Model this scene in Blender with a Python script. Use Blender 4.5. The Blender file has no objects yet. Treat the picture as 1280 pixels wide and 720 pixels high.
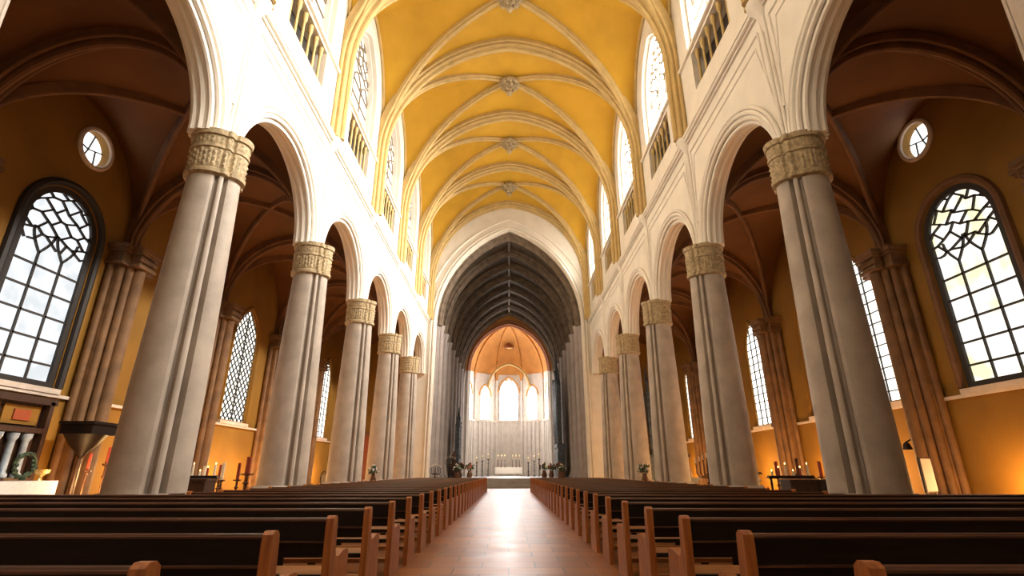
import bpy, bmesh, math, random
from math import sin, cos, pi, sqrt, atan2, radians
from mathutils import Vector, Matrix
random.seed(7)
scn = bpy.context.scene
COL = scn.collection

# ------------------------------------------------------------------ dimensions (metres)
CAM_H = 1.25
XC = 7.55            # column axis
XF = 7.4            # nave face of the arcade wall
XB = 8.1            # aisle face of the arcade wall
XO = 14.7           # outer aisle wall
ZS = 9.32           # springing of the arcade
ZSTR = 14.2         # string course
ZV = 18.2           # springing of the nave vault
YC = [-1.6, 5.1, 11.4, 18.1, 24.8, 31.5, 38.2, 44.9]
YEND = 45.0
YBACK = -2.2
PL = [-1.6, 5.1, 11.4, 18.1, 24.8, 31.5, 38.2, 44.9]      # wall piers, left
PR = [-1.6, 5.1, 11.4, 18.1, 27.4, 34.2, 39.6, 44.9]      # wall piers, right

# ------------------------------------------------------------------ materials
def mat(name, color, rough=.7, var=.12, scale=3.0, bump=.15, metal=0.0, color2=None, spec=.5, bscale=None, coat=0):
    m = bpy.data.materials.new(name); m.use_nodes = True
    nt = m.node_tree; b = nt.nodes['Principled BSDF']
    tc = nt.nodes.new('ShaderNodeTexCoord')
    n = nt.nodes.new('ShaderNodeTexNoise'); n.inputs['Scale'].default_value = scale
    n.inputs['Detail'].default_value = 6
    nt.links.new(tc.outputs['Object'], n.inputs['Vector'])
    r = nt.nodes.new('ShaderNodeValToRGB')
    c2 = color2 or tuple(max(0, c*(1-var*2.2)) for c in color)
    r.color_ramp.elements[0].color = (*c2, 1); r.color_ramp.elements[1].color = (*color, 1)
    r.color_ramp.elements[0].position = .32; r.color_ramp.elements[1].position = .62
    nt.links.new(n.outputs['Fac'], r.inputs['Fac'])
    nt.links.new(r.outputs['Color'], b.inputs['Base Color'])
    b.inputs['Roughness'].default_value = rough
    b.inputs['Metallic'].default_value = metal
    b.inputs['Specular IOR Level'].default_value = spec
    if coat: b.inputs['Coat Weight'].default_value = coat
    if bump:
        n2 = nt.nodes.new('ShaderNodeTexNoise'); n2.inputs['Scale'].default_value = bscale or scale*6
        nt.links.new(tc.outputs['Object'], n2.inputs['Vector'])
        bp = nt.nodes.new('ShaderNodeBump'); bp.inputs['Strength'].default_value = bump
        bp.inputs['Distance'].default_value = .03
        nt.links.new(n2.outputs['Fac'], bp.inputs['Height'])
        nt.links.new(bp.outputs['Normal'], b.inputs['Normal'])
    return m

def emit(name, color, strength, tint=None, scale=1.2):
    m = bpy.data.materials.new(name); m.use_nodes = True
    nt = m.node_tree; nt.nodes.clear()
    o = nt.nodes.new('ShaderNodeOutputMaterial'); e = nt.nodes.new('ShaderNodeEmission')
    e.inputs['Strength'].default_value = strength
    e.inputs['Color'].default_value = (*color, 1)
    if tint:
        tc = nt.nodes.new('ShaderNodeTexCoord'); n = nt.nodes.new('ShaderNodeTexNoise')
        n.inputs['Scale'].default_value = scale
        r = nt.nodes.new('ShaderNodeValToRGB')
        r.color_ramp.elements[0].color = (*color, 1); r.color_ramp.elements[1].color = (*tint, 1)
        r.color_ramp.elements[0].position = .5; r.color_ramp.elements[1].position = .62
        nt.links.new(tc.outputs['Object'], n.inputs['Vector'])
        nt.links.new(n.outputs['Fac'], r.inputs['Fac']); nt.links.new(r.outputs['Color'], e.inputs['Color'])
    nt.links.new(e.outputs[0], o.inputs[0])
    return m

def wood(name, c1, c2, rough=.4, axis='X', spec=.5):
    m = bpy.data.materials.new(name); m.use_nodes = True
    nt = m.node_tree; b = nt.nodes['Principled BSDF']
    tc = nt.nodes.new('ShaderNodeTexCoord'); mp = nt.nodes.new('ShaderNodeMapping')
    mp.inputs['Scale'].default_value = {'X': (1.2, 14, 14), 'Z': (14, 14, 1.2)}[axis]
    n = nt.nodes.new('ShaderNodeTexNoise'); n.inputs['Scale'].default_value = 2; n.inputs['Detail'].default_value = 5
    r = nt.nodes.new('ShaderNodeValToRGB')
    r.color_ramp.elements[0].color = (*c1, 1); r.color_ramp.elements[1].color = (*c2, 1)
    r.color_ramp.elements[0].position = .35; r.color_ramp.elements[1].position = .65
    nt.links.new(tc.outputs['Object'], mp.inputs[0]); nt.links.new(mp.outputs[0], n.inputs['Vector'])
    nt.links.new(n.outputs['Fac'], r.inputs['Fac']); nt.links.new(r.outputs['Color'], b.inputs['Base Color'])
    b.inputs['Roughness'].default_value = rough
    b.inputs['Specular IOR Level'].default_value = spec
    return m

M = {}
M['nave'] = mat('nave_limestone', (.88, .80, .68), .8, .04, 1.2, .08)
M['column'] = mat('column_stone', (.53, .44, .355), .6, .12, 1.5, .18)
M['capital'] = mat('carved_capital_stone', (.58, .44, .25), .7, .2, 9, .4)
M['vault'] = mat('yellow_vault_plaster', (.70, .385, .025), .75, .07, .5, .05)
M['rib'] = mat('vault_rib_stone', (.64, .44, .17), .7, .08, 2, .15)
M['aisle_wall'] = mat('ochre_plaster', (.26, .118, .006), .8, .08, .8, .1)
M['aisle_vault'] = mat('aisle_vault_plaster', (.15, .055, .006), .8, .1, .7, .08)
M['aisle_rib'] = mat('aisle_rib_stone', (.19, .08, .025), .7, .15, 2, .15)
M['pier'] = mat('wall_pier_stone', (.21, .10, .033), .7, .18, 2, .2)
M['sill'] = mat('pale_sill_stone', (.72, .58, .46), .6, .08, 3, .1)
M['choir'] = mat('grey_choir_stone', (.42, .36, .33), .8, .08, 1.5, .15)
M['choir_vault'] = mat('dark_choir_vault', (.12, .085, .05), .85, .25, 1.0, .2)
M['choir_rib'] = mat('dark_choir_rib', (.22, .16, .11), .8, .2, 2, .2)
M['apse'] = mat('pale_apse_plaster', (.80, .72, .64), .8, .06, 1.5, .1)
M['dome'] = mat('orange_apse_plaster', (.80, .36, .09), .8, .08, .8, .08)
M['apse_rib'] = mat('apse_rib_stone', (.50, .20, .10), .8, .1, 2, .1)
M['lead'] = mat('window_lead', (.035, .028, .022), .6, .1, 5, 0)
M['tracery'] = mat('window_stone_tracery', (.30, .22, .13), .7, .1, 5, .1)
M['frame'] = mat('dark_window_frame', (.018, .012, .008), .6, .1, 5, .1)
M['pew'] = wood('dark_shaded_pew_wood', (.006, .003, .002), (.014, .007, .004), .5, spec=.25)  # dark wood, with the shade on the pew backs put into the colour
M['pew_top'] = wood('polished_lit_rail_wood', (.07, .028, .013), (.14, .055, .026), .3)  # highlight line along the rails put into a lighter colour
M['pew_end'] = wood('lit_pew_end_wood', (.30, .085, .02), (.50, .17, .04), .38, 'Z')  # light on the pew ends put into a brighter orange colour
M['pew_seat'] = wood('lit_pew_seat_wood', (.40, .16, .05), (.60, .27, .10), .3)  # seats coloured bright as if lit
M['dark_wood'] = wood('dark_oak', (.03, .015, .01), (.07, .032, .018), .4, 'Z')
M['red_wood'] = wood('red_door_wood', (.26, .05, .015), (.38, .08, .025), .45, 'Z')
M['iron'] = mat('black_iron', (.03, .022, .02), .45, .2, 8, 0, .6)
M['bronze'] = mat('aged_bronze', (.16, .07, .035), .45, .25, 8, .1, .6)
M['gold'] = mat('gilt_metal', (.85, .58, .20), .35, .15, 8, .1, .8)
M['wax'] = mat('candle_wax', (.85, .74, .55), .5, .05, 8, 0)
M['red_wax'] = mat('red_candle_wax', (.35, .05, .02), .5, .1, 8, 0)
M['linen'] = mat('white_linen', (.86, .82, .74), .85, .05, 12, .1)
M['paper'] = mat('white_board_paper', (.55, .50, .48), .6, .03, 5, 0)
M['leaf'] = mat('dark_green_leaves', (.05, .08, .03), .6, .3, 6, 0)
M['petal'] = mat('white_petals', (.85, .80, .70), .6, .05, 8, 0)
M['slate'] = mat('slate_grey_carving', (.085, .10, .12), .6, .3, 4, .3)
M['bluegrey'] = mat('blue_grey_glaze', (.35, .42, .50), .3, .2, 4, 0)
M['flame'] = emit('candle_flame', (1.0, .55, .15), 14)

def floor_mat():
    m = bpy.data.materials.new('polished_stone_tiles'); m.use_nodes = True
    nt = m.node_tree; b = nt.nodes['Principled BSDF']
    tc = nt.nodes.new('ShaderNodeTexCoord')
    br = nt.nodes.new('ShaderNodeTexBrick')
    br.inputs['Scale'].default_value = 1.0; br.inputs['Brick Width'].default_value = .75
    br.inputs['Row Height'].default_value = .5; br.inputs['Mortar Size'].default_value = .009
    br.inputs['Color1'].default_value = (.42, .14, .02, 1); br.inputs['Color2'].default_value = (.27, .085, .014, 1)
    br.inputs['Mortar'].default_value = (.07, .03, .012, 1)
    nt.links.new(tc.outputs['Object'], br.inputs['Vector'])
    n = nt.nodes.new('ShaderNodeTexNoise'); n.inputs['Scale'].default_value = 1.6; n.inputs['Detail'].default_value = 6
    nt.links.new(tc.outputs['Object'], n.inputs['Vector'])
    mx = nt.nodes.new('ShaderNodeMix'); mx.data_type = 'RGBA'; mx.blend_type = 'MULTIPLY'; mx.inputs[0].default_value = .6
    nt.links.new(br.outputs['Color'], mx.inputs[6])
    r = nt.nodes.new('ShaderNodeValToRGB'); r.color_ramp.elements[0].color = (.5, .45, .4, 1); r.color_ramp.elements[1].color = (1.3, 1.25, 1.2, 1)
    nt.links.new(n.outputs['Fac'], r.inputs['Fac']); nt.links.new(r.outputs['Color'], mx.inputs[7])
    nt.links.new(mx.outputs[2], b.inputs['Base Color'])
    rr = nt.nodes.new('ShaderNodeMapRange'); rr.inputs[3].default_value = .32; rr.inputs[4].default_value = .48
    nt.links.new(n.outputs['Fac'], rr.inputs[0]); nt.links.new(rr.outputs[0], b.inputs['Roughness'])
    bp = nt.nodes.new('ShaderNodeBump'); bp.inputs['Strength'].default_value = .12; bp.inputs['Distance'].default_value = .01
    nt.links.new(br.outputs['Fac'], bp.inputs['Height']); bp.invert = True
    nt.links.new(bp.outputs['Normal'], b.inputs['Normal'])
    b.inputs['Specular IOR Level'].default_value = .85
    return m
M['floor'] = floor_mat()

# ------------------------------------------------------------------ mesh builder
class MB:
    def __init__(s): s.v = []; s.f = []
    def add(s, vs, fs):
        k = len(s.v); s.v += [tuple(p) for p in vs]; s.f += [tuple(i+k for i in f) for f in fs]
    def box(s, x0, x1, y0, y1, z0, z1):
        s.add([(x0,y0,z0),(x1,y0,z0),(x1,y1,z0),(x0,y1,z0),(x0,y0,z1),(x1,y0,z1),(x1,y1,z1),(x0,y1,z1)],
              [(0,3,2,1),(4,5,6,7),(0,1,5,4),(1,2,6,5),(2,3,7,6),(3,0,4,7)])
    def sweep(s, pts, prof, up=None, closed=False, caps=True, side=None):
        """prof: (a,b) pairs; a along 'out' (pointing away from the curve centre), b along 'side'."""
        pts = [Vector(p) for p in pts]; n = len(pts); m = len(prof); vs = []
        flip = 1
        if side is not None:
            i = n//2; t = (pts[(i+1) % n]-pts[i-1]).normalized(); o = Vector(side).cross(t)
            if o.z < 0: flip = -1
        for i in range(n):
            if closed: t = pts[(i+1) % n]-pts[i-1]
            else: t = pts[min(i+1, n-1)]-pts[max(i-1, 0)]
            t.normalize()
            if side is not None:
                sd = Vector(side); sd = (sd - t*sd.dot(t)).normalized(); o = sd.cross(t).normalized()*flip
            else:
                u = Vector(up) if up else (Vector((0,0,1)) if abs(t.z) < .95 else Vector((1,0,0)))
                o = (u - t*u.dot(t)).normalized(); sd = t.cross(o).normalized()
            for a, b in prof: vs.append(pts[i]+o*a+sd*b)
        fs = []
        for i in range(n if closed else n-1):
            j = (i+1) % n
            for k in range(m):
                l = (k+1) % m; fs.append((i*m+k, i*m+l, j*m+l, j*m+k))
        if caps and not closed:
            fs.append(tuple(range(m))[::-1]); fs.append(tuple((n-1)*m+k for k in range(m)))
        s.add(vs, fs)
    def tube(s, pts, r, n=8, closed=False, **kw):
        s.sweep(pts, [(r*cos(2*pi*k/n), r*sin(2*pi*k/n)) for k in range(n)], closed=closed, **kw)
    def lathe(s, prof, n=16, c=(0,0,0), a0=0, a1=2*pi, sx=1, sy=1):
        full = abs(a1-a0-2*pi) < 1e-6; k = n if full else n+1; vs = []
        for r, z in prof:
            for i in range(k):
                a = a0+(a1-a0)*i/n; vs.append((c[0]+r*cos(a)*sx, c[1]+r*sin(a)*sy, c[2]+z))
        fs = []
        for j in range(len(prof)-1):
            for i in range(n):
                i2 = (i+1) % k if full else i+1
                fs.append((j*k+i, j*k+i2, (j+1)*k+i2, (j+1)*k+i))
        if full:
            if prof[0][0] > 1e-4: fs.append(tuple(range(k))[::-1])
            if prof[-1][0] > 1e-4: fs.append(tuple((len(prof)-1)*k+i for i in range(k)))
        s.add(vs, fs)
    def loft(s, rings, caps=True):
        m = len(rings[0]); vs = [p for r in rings for p in r]; fs = []
        for j in range(len(rings)-1):
            for i in range(m):
                i2 = (i+1) % m; fs.append((j*m+i, j*m+i2, (j+1)*m+i2, (j+1)*m+i))
        if caps: fs.append(tuple(range(m))[::-1]); fs.append(tuple((len(rings)-1)*m+i for i in range(m)))
        s.add(vs, fs)
    def prism(s, poly, mapf, t0, t1):
        n = len(poly)
        vs = [mapf(a, b, t0) for a, b in poly]+[mapf(a, b, t1) for a, b in poly]
        fs = [tuple(range(n))[::-1], tuple(range(n, 2*n))]+[(i, (i+1) % n, n+(i+1) % n, n+i) for i in range(n)]
        s.add(vs, fs)
    def blob(s, c, r, seg=8, sz=1, sx=1, sy=1):
        pr = [(r*sin(pi*k/6)+1e-5, -r*cos(pi*k/6)*sz) for k in range(7)]
        s.lathe(pr, seg, c, sx=sx, sy=sy)
    def build(s, name, m, parent=None, smooth=35, recalc=True):
        me = bpy.data.meshes.new(name)
        me.from_pydata(s.v, [], s.f)
        if recalc and len(s.f) < 60000:
            bm = bmesh.new(); bm.from_mesh(me); bmesh.ops.recalc_face_normals(bm, faces=bm.faces); bm.to_mesh(me); bm.free()
        me.materials.append(m)
        if smooth:
            me.polygons.foreach_set('use_smooth', [True]*len(me.polygons))
            me.set_sharp_from_angle(angle=radians(smooth))
        o = bpy.data.objects.new(name, me); COL.objects.link(o)
        if parent: o.parent = parent
        return o

def struct(o): o['kind'] = 'structure'; return o
def thing(name, label, cat, loc=(0,0,0), rz=0, group=None):
    o = bpy.data.objects.new(name, None); COL.objects.link(o)
    o.location = loc; o.rotation_euler = (0, 0, rz); o.empty_display_size = .2
    o['label'] = label; o['category'] = cat
    if group: o['group'] = group
    return o
def copy_tree(o, parent=None):
    c = o.copy(); COL.objects.link(c); c.parent = parent
    for ch in o.children: copy_tree(ch, c)
    return c
def place(o, loc, rz=0, label=None, group=None):
    o.location = loc; o.rotation_euler = (0, 0, rz)
    if label: o['label'] = label
    if group: o['group'] = group
    return o

ORD = ('first second third fourth fifth sixth seventh eighth ninth tenth eleventh twelfth thirteenth fourteenth '
       'fifteenth sixteenth seventeenth eighteenth nineteenth twentieth twenty-first twenty-second twenty-third '
       'twenty-fourth twenty-fifth twenty-sixth twenty-seventh twenty-eighth twenty-ninth thirtieth').split()

# ------------------------------------------------------------------ curves
def arch_z(x, a, h):
    """height over springing at offset x of a pointed arch (half span a, rise h)"""
    x = min(abs(x), a)
    if h >= a:
        R = (a*a+h*h)/(2*a); c = R-a
        return sqrt(max(0, R*R-(x+c)**2))
    return h*sqrt(max(0, 1-(x/a)**2))
def arch_pts(a, h, n=28, off=0.0):
    """points (s,z) from -a to a; off moves the curve outwards"""
    out = []
    if h >= a:
        R = (a*a+h*h)/(2*a); c = R-a; th = math.acos(c/(R+off)) if off else math.acos(c/R)
        half = [(-((R+off)*cos(th*i/(n//2))-c), (R+off)*sin(th*i/(n//2))) for i in range(n//2+1)]
        return half+[(-x, z) for x, z in half[-2::-1]]
    for i in range(n+1):
        t = pi*i/n; out.append((-(a+off)*cos(t), (h+off)*sin(t)))
    return out
def lin(a, b, n): return [a+(b-a)*i/n for i in range(n+1)]
def coss(a, b, n): return [(a+b)/2-(b-a)/2*cos(pi*i/n) for i in range(n+1)]

def wall(mb, mp, s0, s1, z0, z1, t0, t1, ops):
    """solid wall with openings. ops: (sa, sb, lo(s), hi(s))"""
    ss = {round(s0, 4), round(s1, 4)}
    for sa, sb, lo, hi in ops:
        for s in coss(sa, sb, 22): ss.add(round(s, 4))
    ss = sorted(x for x in ss if s0-1e-6 <= x <= s1+1e-6)
    for a, b in zip(ss[:-1], ss[1:]):
        m = (a+b)/2
        act = sorted([o for o in ops if o[0] < m < o[1]], key=lambda o: o[2](m))
        fl = [(lambda s: z0)]
        for o in act: fl += [o[2], o[3]]
        fl.append(lambda s: z1)
        for k in range(0, len(fl), 2):
            l, h = fl[k], fl[k+1]
            if h(m)-l(m) < 1e-4: continue
            A = [(a, l(a)), (b, l(b)), (b, h(b)), (a, h(a))]
            mb.add([mp(s, z, t0) for s, z in A]+[mp(s, z, t1) for s, z in A],
                   [(0,1,2,3), (7,6,5,4), (0,4,5,1), (3,2,6,7)])
    for sa, sb, lo, hi in ops:
        for s in (sa, sb):
            if hi(s)-lo(s) > 1e-3 and s0 < s < s1:
                mb.add([mp(s, lo(s), t0), mp(s, lo(s), t1), mp(s, hi(s), t1), mp(s, hi(s), t0)], [(0,1,2,3)])
    for s in (s0, s1):
        mb.add([mp(s, z0, t0), mp(s, z0, t1), mp(s, z1, t1), mp(s, z1, t0)], [(0,1,2,3)])

def xmap(sign): return lambda s, z, t: (sign*t, s, z)      # walls running along y
def K(v): return lambda s: v
def arch_hi(c, a, zs, h): return lambda s: zs+arch_z(s-c, a, h)

# ------------------------------------------------------------------ tracery helpers
def inside(s, z, a, zb, zs, h):
    if abs(s) > a or z < zb: return False
    return z <= zs or z-zs <= arch_z(s, a, h)
def bars(mb, mp, segs, w, t0, t1):
    for (a, b), (c, d) in segs:
        dx, dz = c-a, d-b; L = sqrt(dx*dx+dz*dz)
        if L < 1e-4: continue
        nx, nz = -dz/L*w/2, dx/L*w/2
        e = w*.3/L
        a, b, c, d = a-dx*e, b-dz*e, c+dx*e, d+dz*e
        mb.prism([(a+nx, b+nz), (c+nx, d+nz), (c-nx, d-nz), (a-nx, b-nz)], mp, t0, t1)
def clip_seg(p, q, ok, n=10):
    pts = [(p[0]+(q[0]-p[0])*i/n, p[1]+(q[1]-p[1])*i/n) for i in range(n+1)]
    fl = [ok(*x) for x in pts]
    if not any(fl): return None
    i0 = fl.index(True); i1 = n-fl[::-1].index(True)
    if i1-i0 < 1: return None
    return (pts[max(0, i0-1)], pts[min(n, i1+1)])
def cell_segs(a, zlo, zb, zs, h, size, seed):
    """irregular rounded cells like leaded glass in the window head"""
    rnd = random.Random(seed); segs = []
    cache = {}
    def vtx(i, j, k):
        key = (i, j, k)
        if key not in cache:
            x = size*1.5*i*.667+(.0 if k == 0 else size*.34)+rnd.uniform(-.42, .42)*size*.5
            z = size*.9*j+(size*.45 if i % 2 else 0)+rnd.uniform(-.42, .42)*size*.5
            cache[key] = (x, zlo+z)
        return cache[key]
    # hexagon-like net
    for i in range(-8, 9):
        for j in range(0, 16):
            p = vtx(i, j, 0); q = vtx(i, j, 1)
            segs.append((p, q))
            r = vtx(i+1, j if i % 2 == 0 else j+1, 0); segs.append((q, r))
            r2 = vtx(i+1, j-1 if i % 2 == 0 else j, 0); segs.append((q, r2)) if j > 0 or i % 2 else None
    ok = lambda s, z: inside(s, z, a, zlo, zs, h)
    return [c for c in (clip_seg(p, q, ok) for p, q in segs) if c]

def window(n, mp, c, a, zb, zs, h, tg, glass, style, frame_w=.14, fmat=None, tin=None, seed=1, lead=.05, fdepth=.3):
    """window structure: frame, glass, tracery.  mp(s,z,t); tg = glass plane; tin = direction to the room (+1/-1 in t)"""
    m2 = lambda s, z, t: mp(s+c, z, t)
    root = bpy.data.objects.new('window_%d' % n, None); COL.objects.link(root); root['kind'] = 'structure'
    root.location = m2(0, zb, tg)
    o = Vector(root.location)
    m3 = lambda s, z, t: tuple(Vector(m2(s, z, t))-o)
    ap = arch_pts(a, h, 24)
    poly = [(-a, zb)]+[(s, zs+z) for s, z in ap]+[(a, zb)]
    g = MB(); g.add([m3(s, z, tg) for s, z in poly], [tuple(range(len(poly)))])
    g.build('glass', glass, root, smooth=0)
    f = MB()
    ins = [(-a+frame_w, zb+frame_w)]+[(s*(a-frame_w)/a, zs+z*(h-frame_w)/h) for s, z in ap]+[(a-frame_w, zb+frame_w)]
    d0, d1 = tg-tin*.03, tg+tin*fdepth
    N = len(poly)
    vs = [m3(*p, d0) for p in poly]+[m3(*p, d0) for p in ins]+[m3(*p, d1) for p in poly]+[m3(*p, d1) for p in ins]
    fs = []
    for i in range(N):
        j = (i+1) % N
        fs += [(i, j, N+j, N+i), (2*N+i, 2*N+j, 3*N+j, 3*N+i), (i, j, 2*N+j, 2*N+i), (N+i, N+j, 3*N+j, 3*N+i)]
    f.add(vs, fs); f.build('frame', fmat or M['frame'], root, smooth=0)
    t = MB(); segs = []
    ai = a-frame_w*.5
    if style == 'great':
        zt = zs-1.0
        for x in (-ai/3, ai/3):
            segs.append(((x, zb), (x, zt)))
            # fork: two short curves from the mullion head
            for sg in (-1, 1):
                prev = (x, zt)
                for k in range(1, 6):
                    q = (x+sg*ai/3*sin(k/5*pi/2)*.9, zt+.75*k/5)
                    if inside(*q, ai, zb, zs, h): segs.append((prev, q)); prev = q
        z = zb+.72
        while z < zt+.05:
            segs.append(((-ai, z), (ai, z))); z += .72
        segs += cell_segs(ai, zt+.3, zb, zs, h, .5, seed)
    elif style == 'lancet':
        for x in (-ai/3, ai/3): segs.append(((x, zb), (x, zs+arch_z(x, ai, h))))
        z = zb+.45
        while z < zs+h-.2:
            w = ai if z <= zs else next((s for s in lin(ai, 0, 40) if arch_z(s, a, h) >= z-zs), 0)
            segs.append(((-w, z), (w, z))); z += .45
    elif style == 'diamond':
        ok = lambda s, z: inside(s, z, ai, zb, zs, h)
        z = zb-2*a
        while z < zs+h:
            for sg in (-1, 1):
                q = clip_seg((-sg*ai, z), (sg*ai, z+2*ai), ok, 24)
                if q: segs.append(q)
            z += .42
        segs.append(((0, zb), (0, zs+h*.8)))
    elif style == 'clere':
        for x in (-ai/3, ai/3): segs.append(((x, zb), (x, zs+.1)))
        for cx in (-2*ai/3, 0, 2*ai/3):
            for (p, q) in zip(arch_pts(ai/3, ai*.45, 8)[:-1], arch_pts(ai/3, ai*.45, 8)[1:]):
                segs.append(((cx+p[0], zs-.3+p[1]), (cx+q[0], zs-.3+q[1])))
        z = zb+.8
        while z < zs: segs.append(((-ai, z), (ai, z))); z += .8
        segs += cell_segs(ai, zs+.7, zb, zs, h, .6, seed)
    segs = [((p[0], p[1]), (q[0], q[1])) for p, q in segs]
    bars(t, m3, segs, lead, tg-tin*.01, tg+tin*.06)
    t.build('tracery', M['lead'] if style != 'clere' else M['tracery'], root, smooth=0)
    return root

# ------------------------------------------------------------------ glass (daylit, overexposed)
G = {
 'aisle_near_left': emit('daylit_glass_near_left', (.95, .97, 1.0), 1.35, (.80, .84, .86), 1.4),
 'aisle_near_right': emit('daylit_glass_near_right', (1.0, .97, .90), 1.6, (.98, .90, .55), 1.0),
 'aisle': emit('daylit_glass_aisle', (1.0, .96, .88), 3.0, (.9, .86, .7), 3),
 'clere_left': emit('daylit_glass_clerestory_left', (1.0, .96, .88), 2.5),
 'clere_right': emit('daylit_glass_clerestory_right', (1.0, .95, .86), 12),
 'apse': emit('daylit_glass_apse', (1.0, .97, .95), 60),
}

# ------------------------------------------------------------------ FLOOR
fl = MB(); fl.box(-XO-.5, XO+.5, YBACK-.5, 47.5, -.3, 0)
fl.box(-7.2, 7.2, 46.5, 81, -.3, 0)
struct(fl.build('floor', M['floor'], smooth=0))

# ------------------------------------------------------------------ NAVE ARCADE WALLS
AI, AH = 2.55, 2.5
wn = 1
for side, sg in (('left', -1), ('right', 1)):
    mp = xmap(sg); mb = MB(); ops = []
    for y0, y1 in zip(YC[:-1], YC[1:]):
        c = (y0+y1)/2; hw = (y1-y0)/2-.45
        ops.append((c-hw, c+hw, K(ZS-.02), arch_hi(c, hw, ZS, hw*.98)))
        ops.append((c-1.65, c+1.65, K(15.5), K(17.25)))
        ops.append((c-1.95, c+1.95, K(17.75), arch_hi(c, 1.95, 20.3, 3.0)))
    wall(mb, mp, YBACK, YEND, ZS-.02, 27.2, XF, XB, ops)
    struct(mb.build('wall_nave_%s' % side, M['nave'], smooth=0))
    # clerestory windows
    for i, (y0, y1) in enumerate(zip(YC[:-1], YC[1:])):
        c = (y0+y1)/2
        window(wn, mp, c, 1.95, 17.75, 20.3, 3.0, XF+.52, G['clere_%s' % side], 'clere', .12, M['nave'], -1, seed=wn, lead=.07); wn += 1
        # triforium screen: little columns before a black board that stands in for the passage's shade
        tr = bpy.data.objects.new('trim_%d' % (900+wn), None); COL.objects.link(tr); tr.location = (sg*(XF+.16), c, 15.5); struct(tr)
        for k in range(6):
            y = -1.65+3.3*(k+.5)/6
            s = MB(); s.lathe([(.09,0),(.09,.1),(.055,.16),(.05,1.3),(.08,1.4),(.1,1.45),(.1,1.75)], 10, (0,y,0)); s.build('shaft', M['rib'], tr)
        s = MB(); s.box(-.12, .12, -1.65, 1.65, -.001, .06); s.build('sill', M['rib'], tr, smooth=0)
        s = MB(); s.box(*sorted((sg*.45, sg*.49)), -1.7, 1.7, -.05, 1.8); s.build('shade_board', M['lead'], tr, smooth=0)

# string courses, panel mouldings, arcade arch mouldings
tn = 1
def trim(mb, m, smooth=35):
    global tn
    o = struct(mb.build('trim_%d' % tn, m, smooth=smooth)); tn += 1; return o
for sg in (-1, 1):
    s = MB()
    pr = [(-.16,-.02),(-.16,.1),(-.05,.2),(.05,.26),(.13,.26),(.13,.16),(.17,.12),(.17,-.02)]
    s.sweep([(sg*XF, YBACK, ZSTR), (sg*XF, YEND, ZSTR)], [(a, -sg*-b*1.0) for a, b in pr], up=(0,0,1)) if False else None
    x = sg*XF
    s.box(min(x, x-sg*.22), max(x, x-sg*.22), YBACK, YEND, ZSTR, ZSTR+.14)
    s.tube([(x-sg*.12, YBACK, ZSTR-.04), (x-sg*.12, YEND, ZSTR-.04)], .08)
    s.box(min(x, x-sg*.08), max(x, x-sg*.08), YBACK, YEND, ZSTR-.2, ZSTR)
    trim(s, M['nave'])
    s = MB()
    s.box(min(x, x-sg*.12), max(x, x-sg*.12), YBACK, YEND, 17.38, 17.52)
    trim(s, M['nave'])
    for i, (y0, y1) in enumerate(zip(YC[:-1], YC[1:])):
        c = (y0+y1)/2; hw = (y1-y0)/2-.45
        # spandrel panel mouldings
        p = MB(); xx = x-sg*.01
        p.tube([(xx, y0+.35, 13.55), (xx, y1-.35, 13.55)], .045, 6)
        p.tube([(xx, y0+.62, 13.2), (xx, y1-.62, 13.2)], .03, 6)
        for yy, d in ((y0, 1), (y1, -1)):
            p.tube([(xx, yy+d*.35, 13.55), (xx, yy+d*.35, 11.9), (xx, yy+d*.16, 10.5)], .04, 6, side=(1,0,0))
            p.tube([(xx, yy+d*.62, 13.2), (xx, yy+d*.36, 11.8)], .03, 6, side=(1,0,0))
        trim(p, M['nave'])
        # arch mouldings
        a = MB()
        band = arch_pts(hw-.2, hw*.98-.2, 32)
        a.sweep([(sg*(XF+XB)/2, c+q, ZS+z) for q, z in band], [(-.03,-.22),(.24,-.29),(.24,.29),(-.03,.22)], side=(1,0,0))
        for r, w, rad in ((-.19,.0,.09),(-.18,.20,.08),(-.05,.31,.08),(.10,.37,.08),(.24,.39,.06)):
            for ww in ({-w, w}):
                a.tube([(sg*(XF+XB)/2+ww, c+q, ZS+z) for q, z in arch_pts(hw+r, hw*.98+r, 32)], rad, 8, side=(1,0,0))
        trim(a, M['column'] if False else M['nave'])
    # wall shafts rising to the vault
for sg in (-1, 1):
    for y in YC[1:-1]:
        w = MB()
        w.lathe([(.02,-.95),(.06,-.85),(.09,-.6),(.14,-.45),(.2,-.25),(.33,-.08),(.38,0),(.38,.14)], 16, (sg*(XF-.0), y, ZSTR)); trim(w, M['nave'])
        w = MB()
        for dy in (-.09, .09): w.tube([(sg*(XF-.03), y+dy, ZS), (sg*(XF-.03), y+dy, ZSTR)], .05, 8)
        trim(w, M['nave'])

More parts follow.
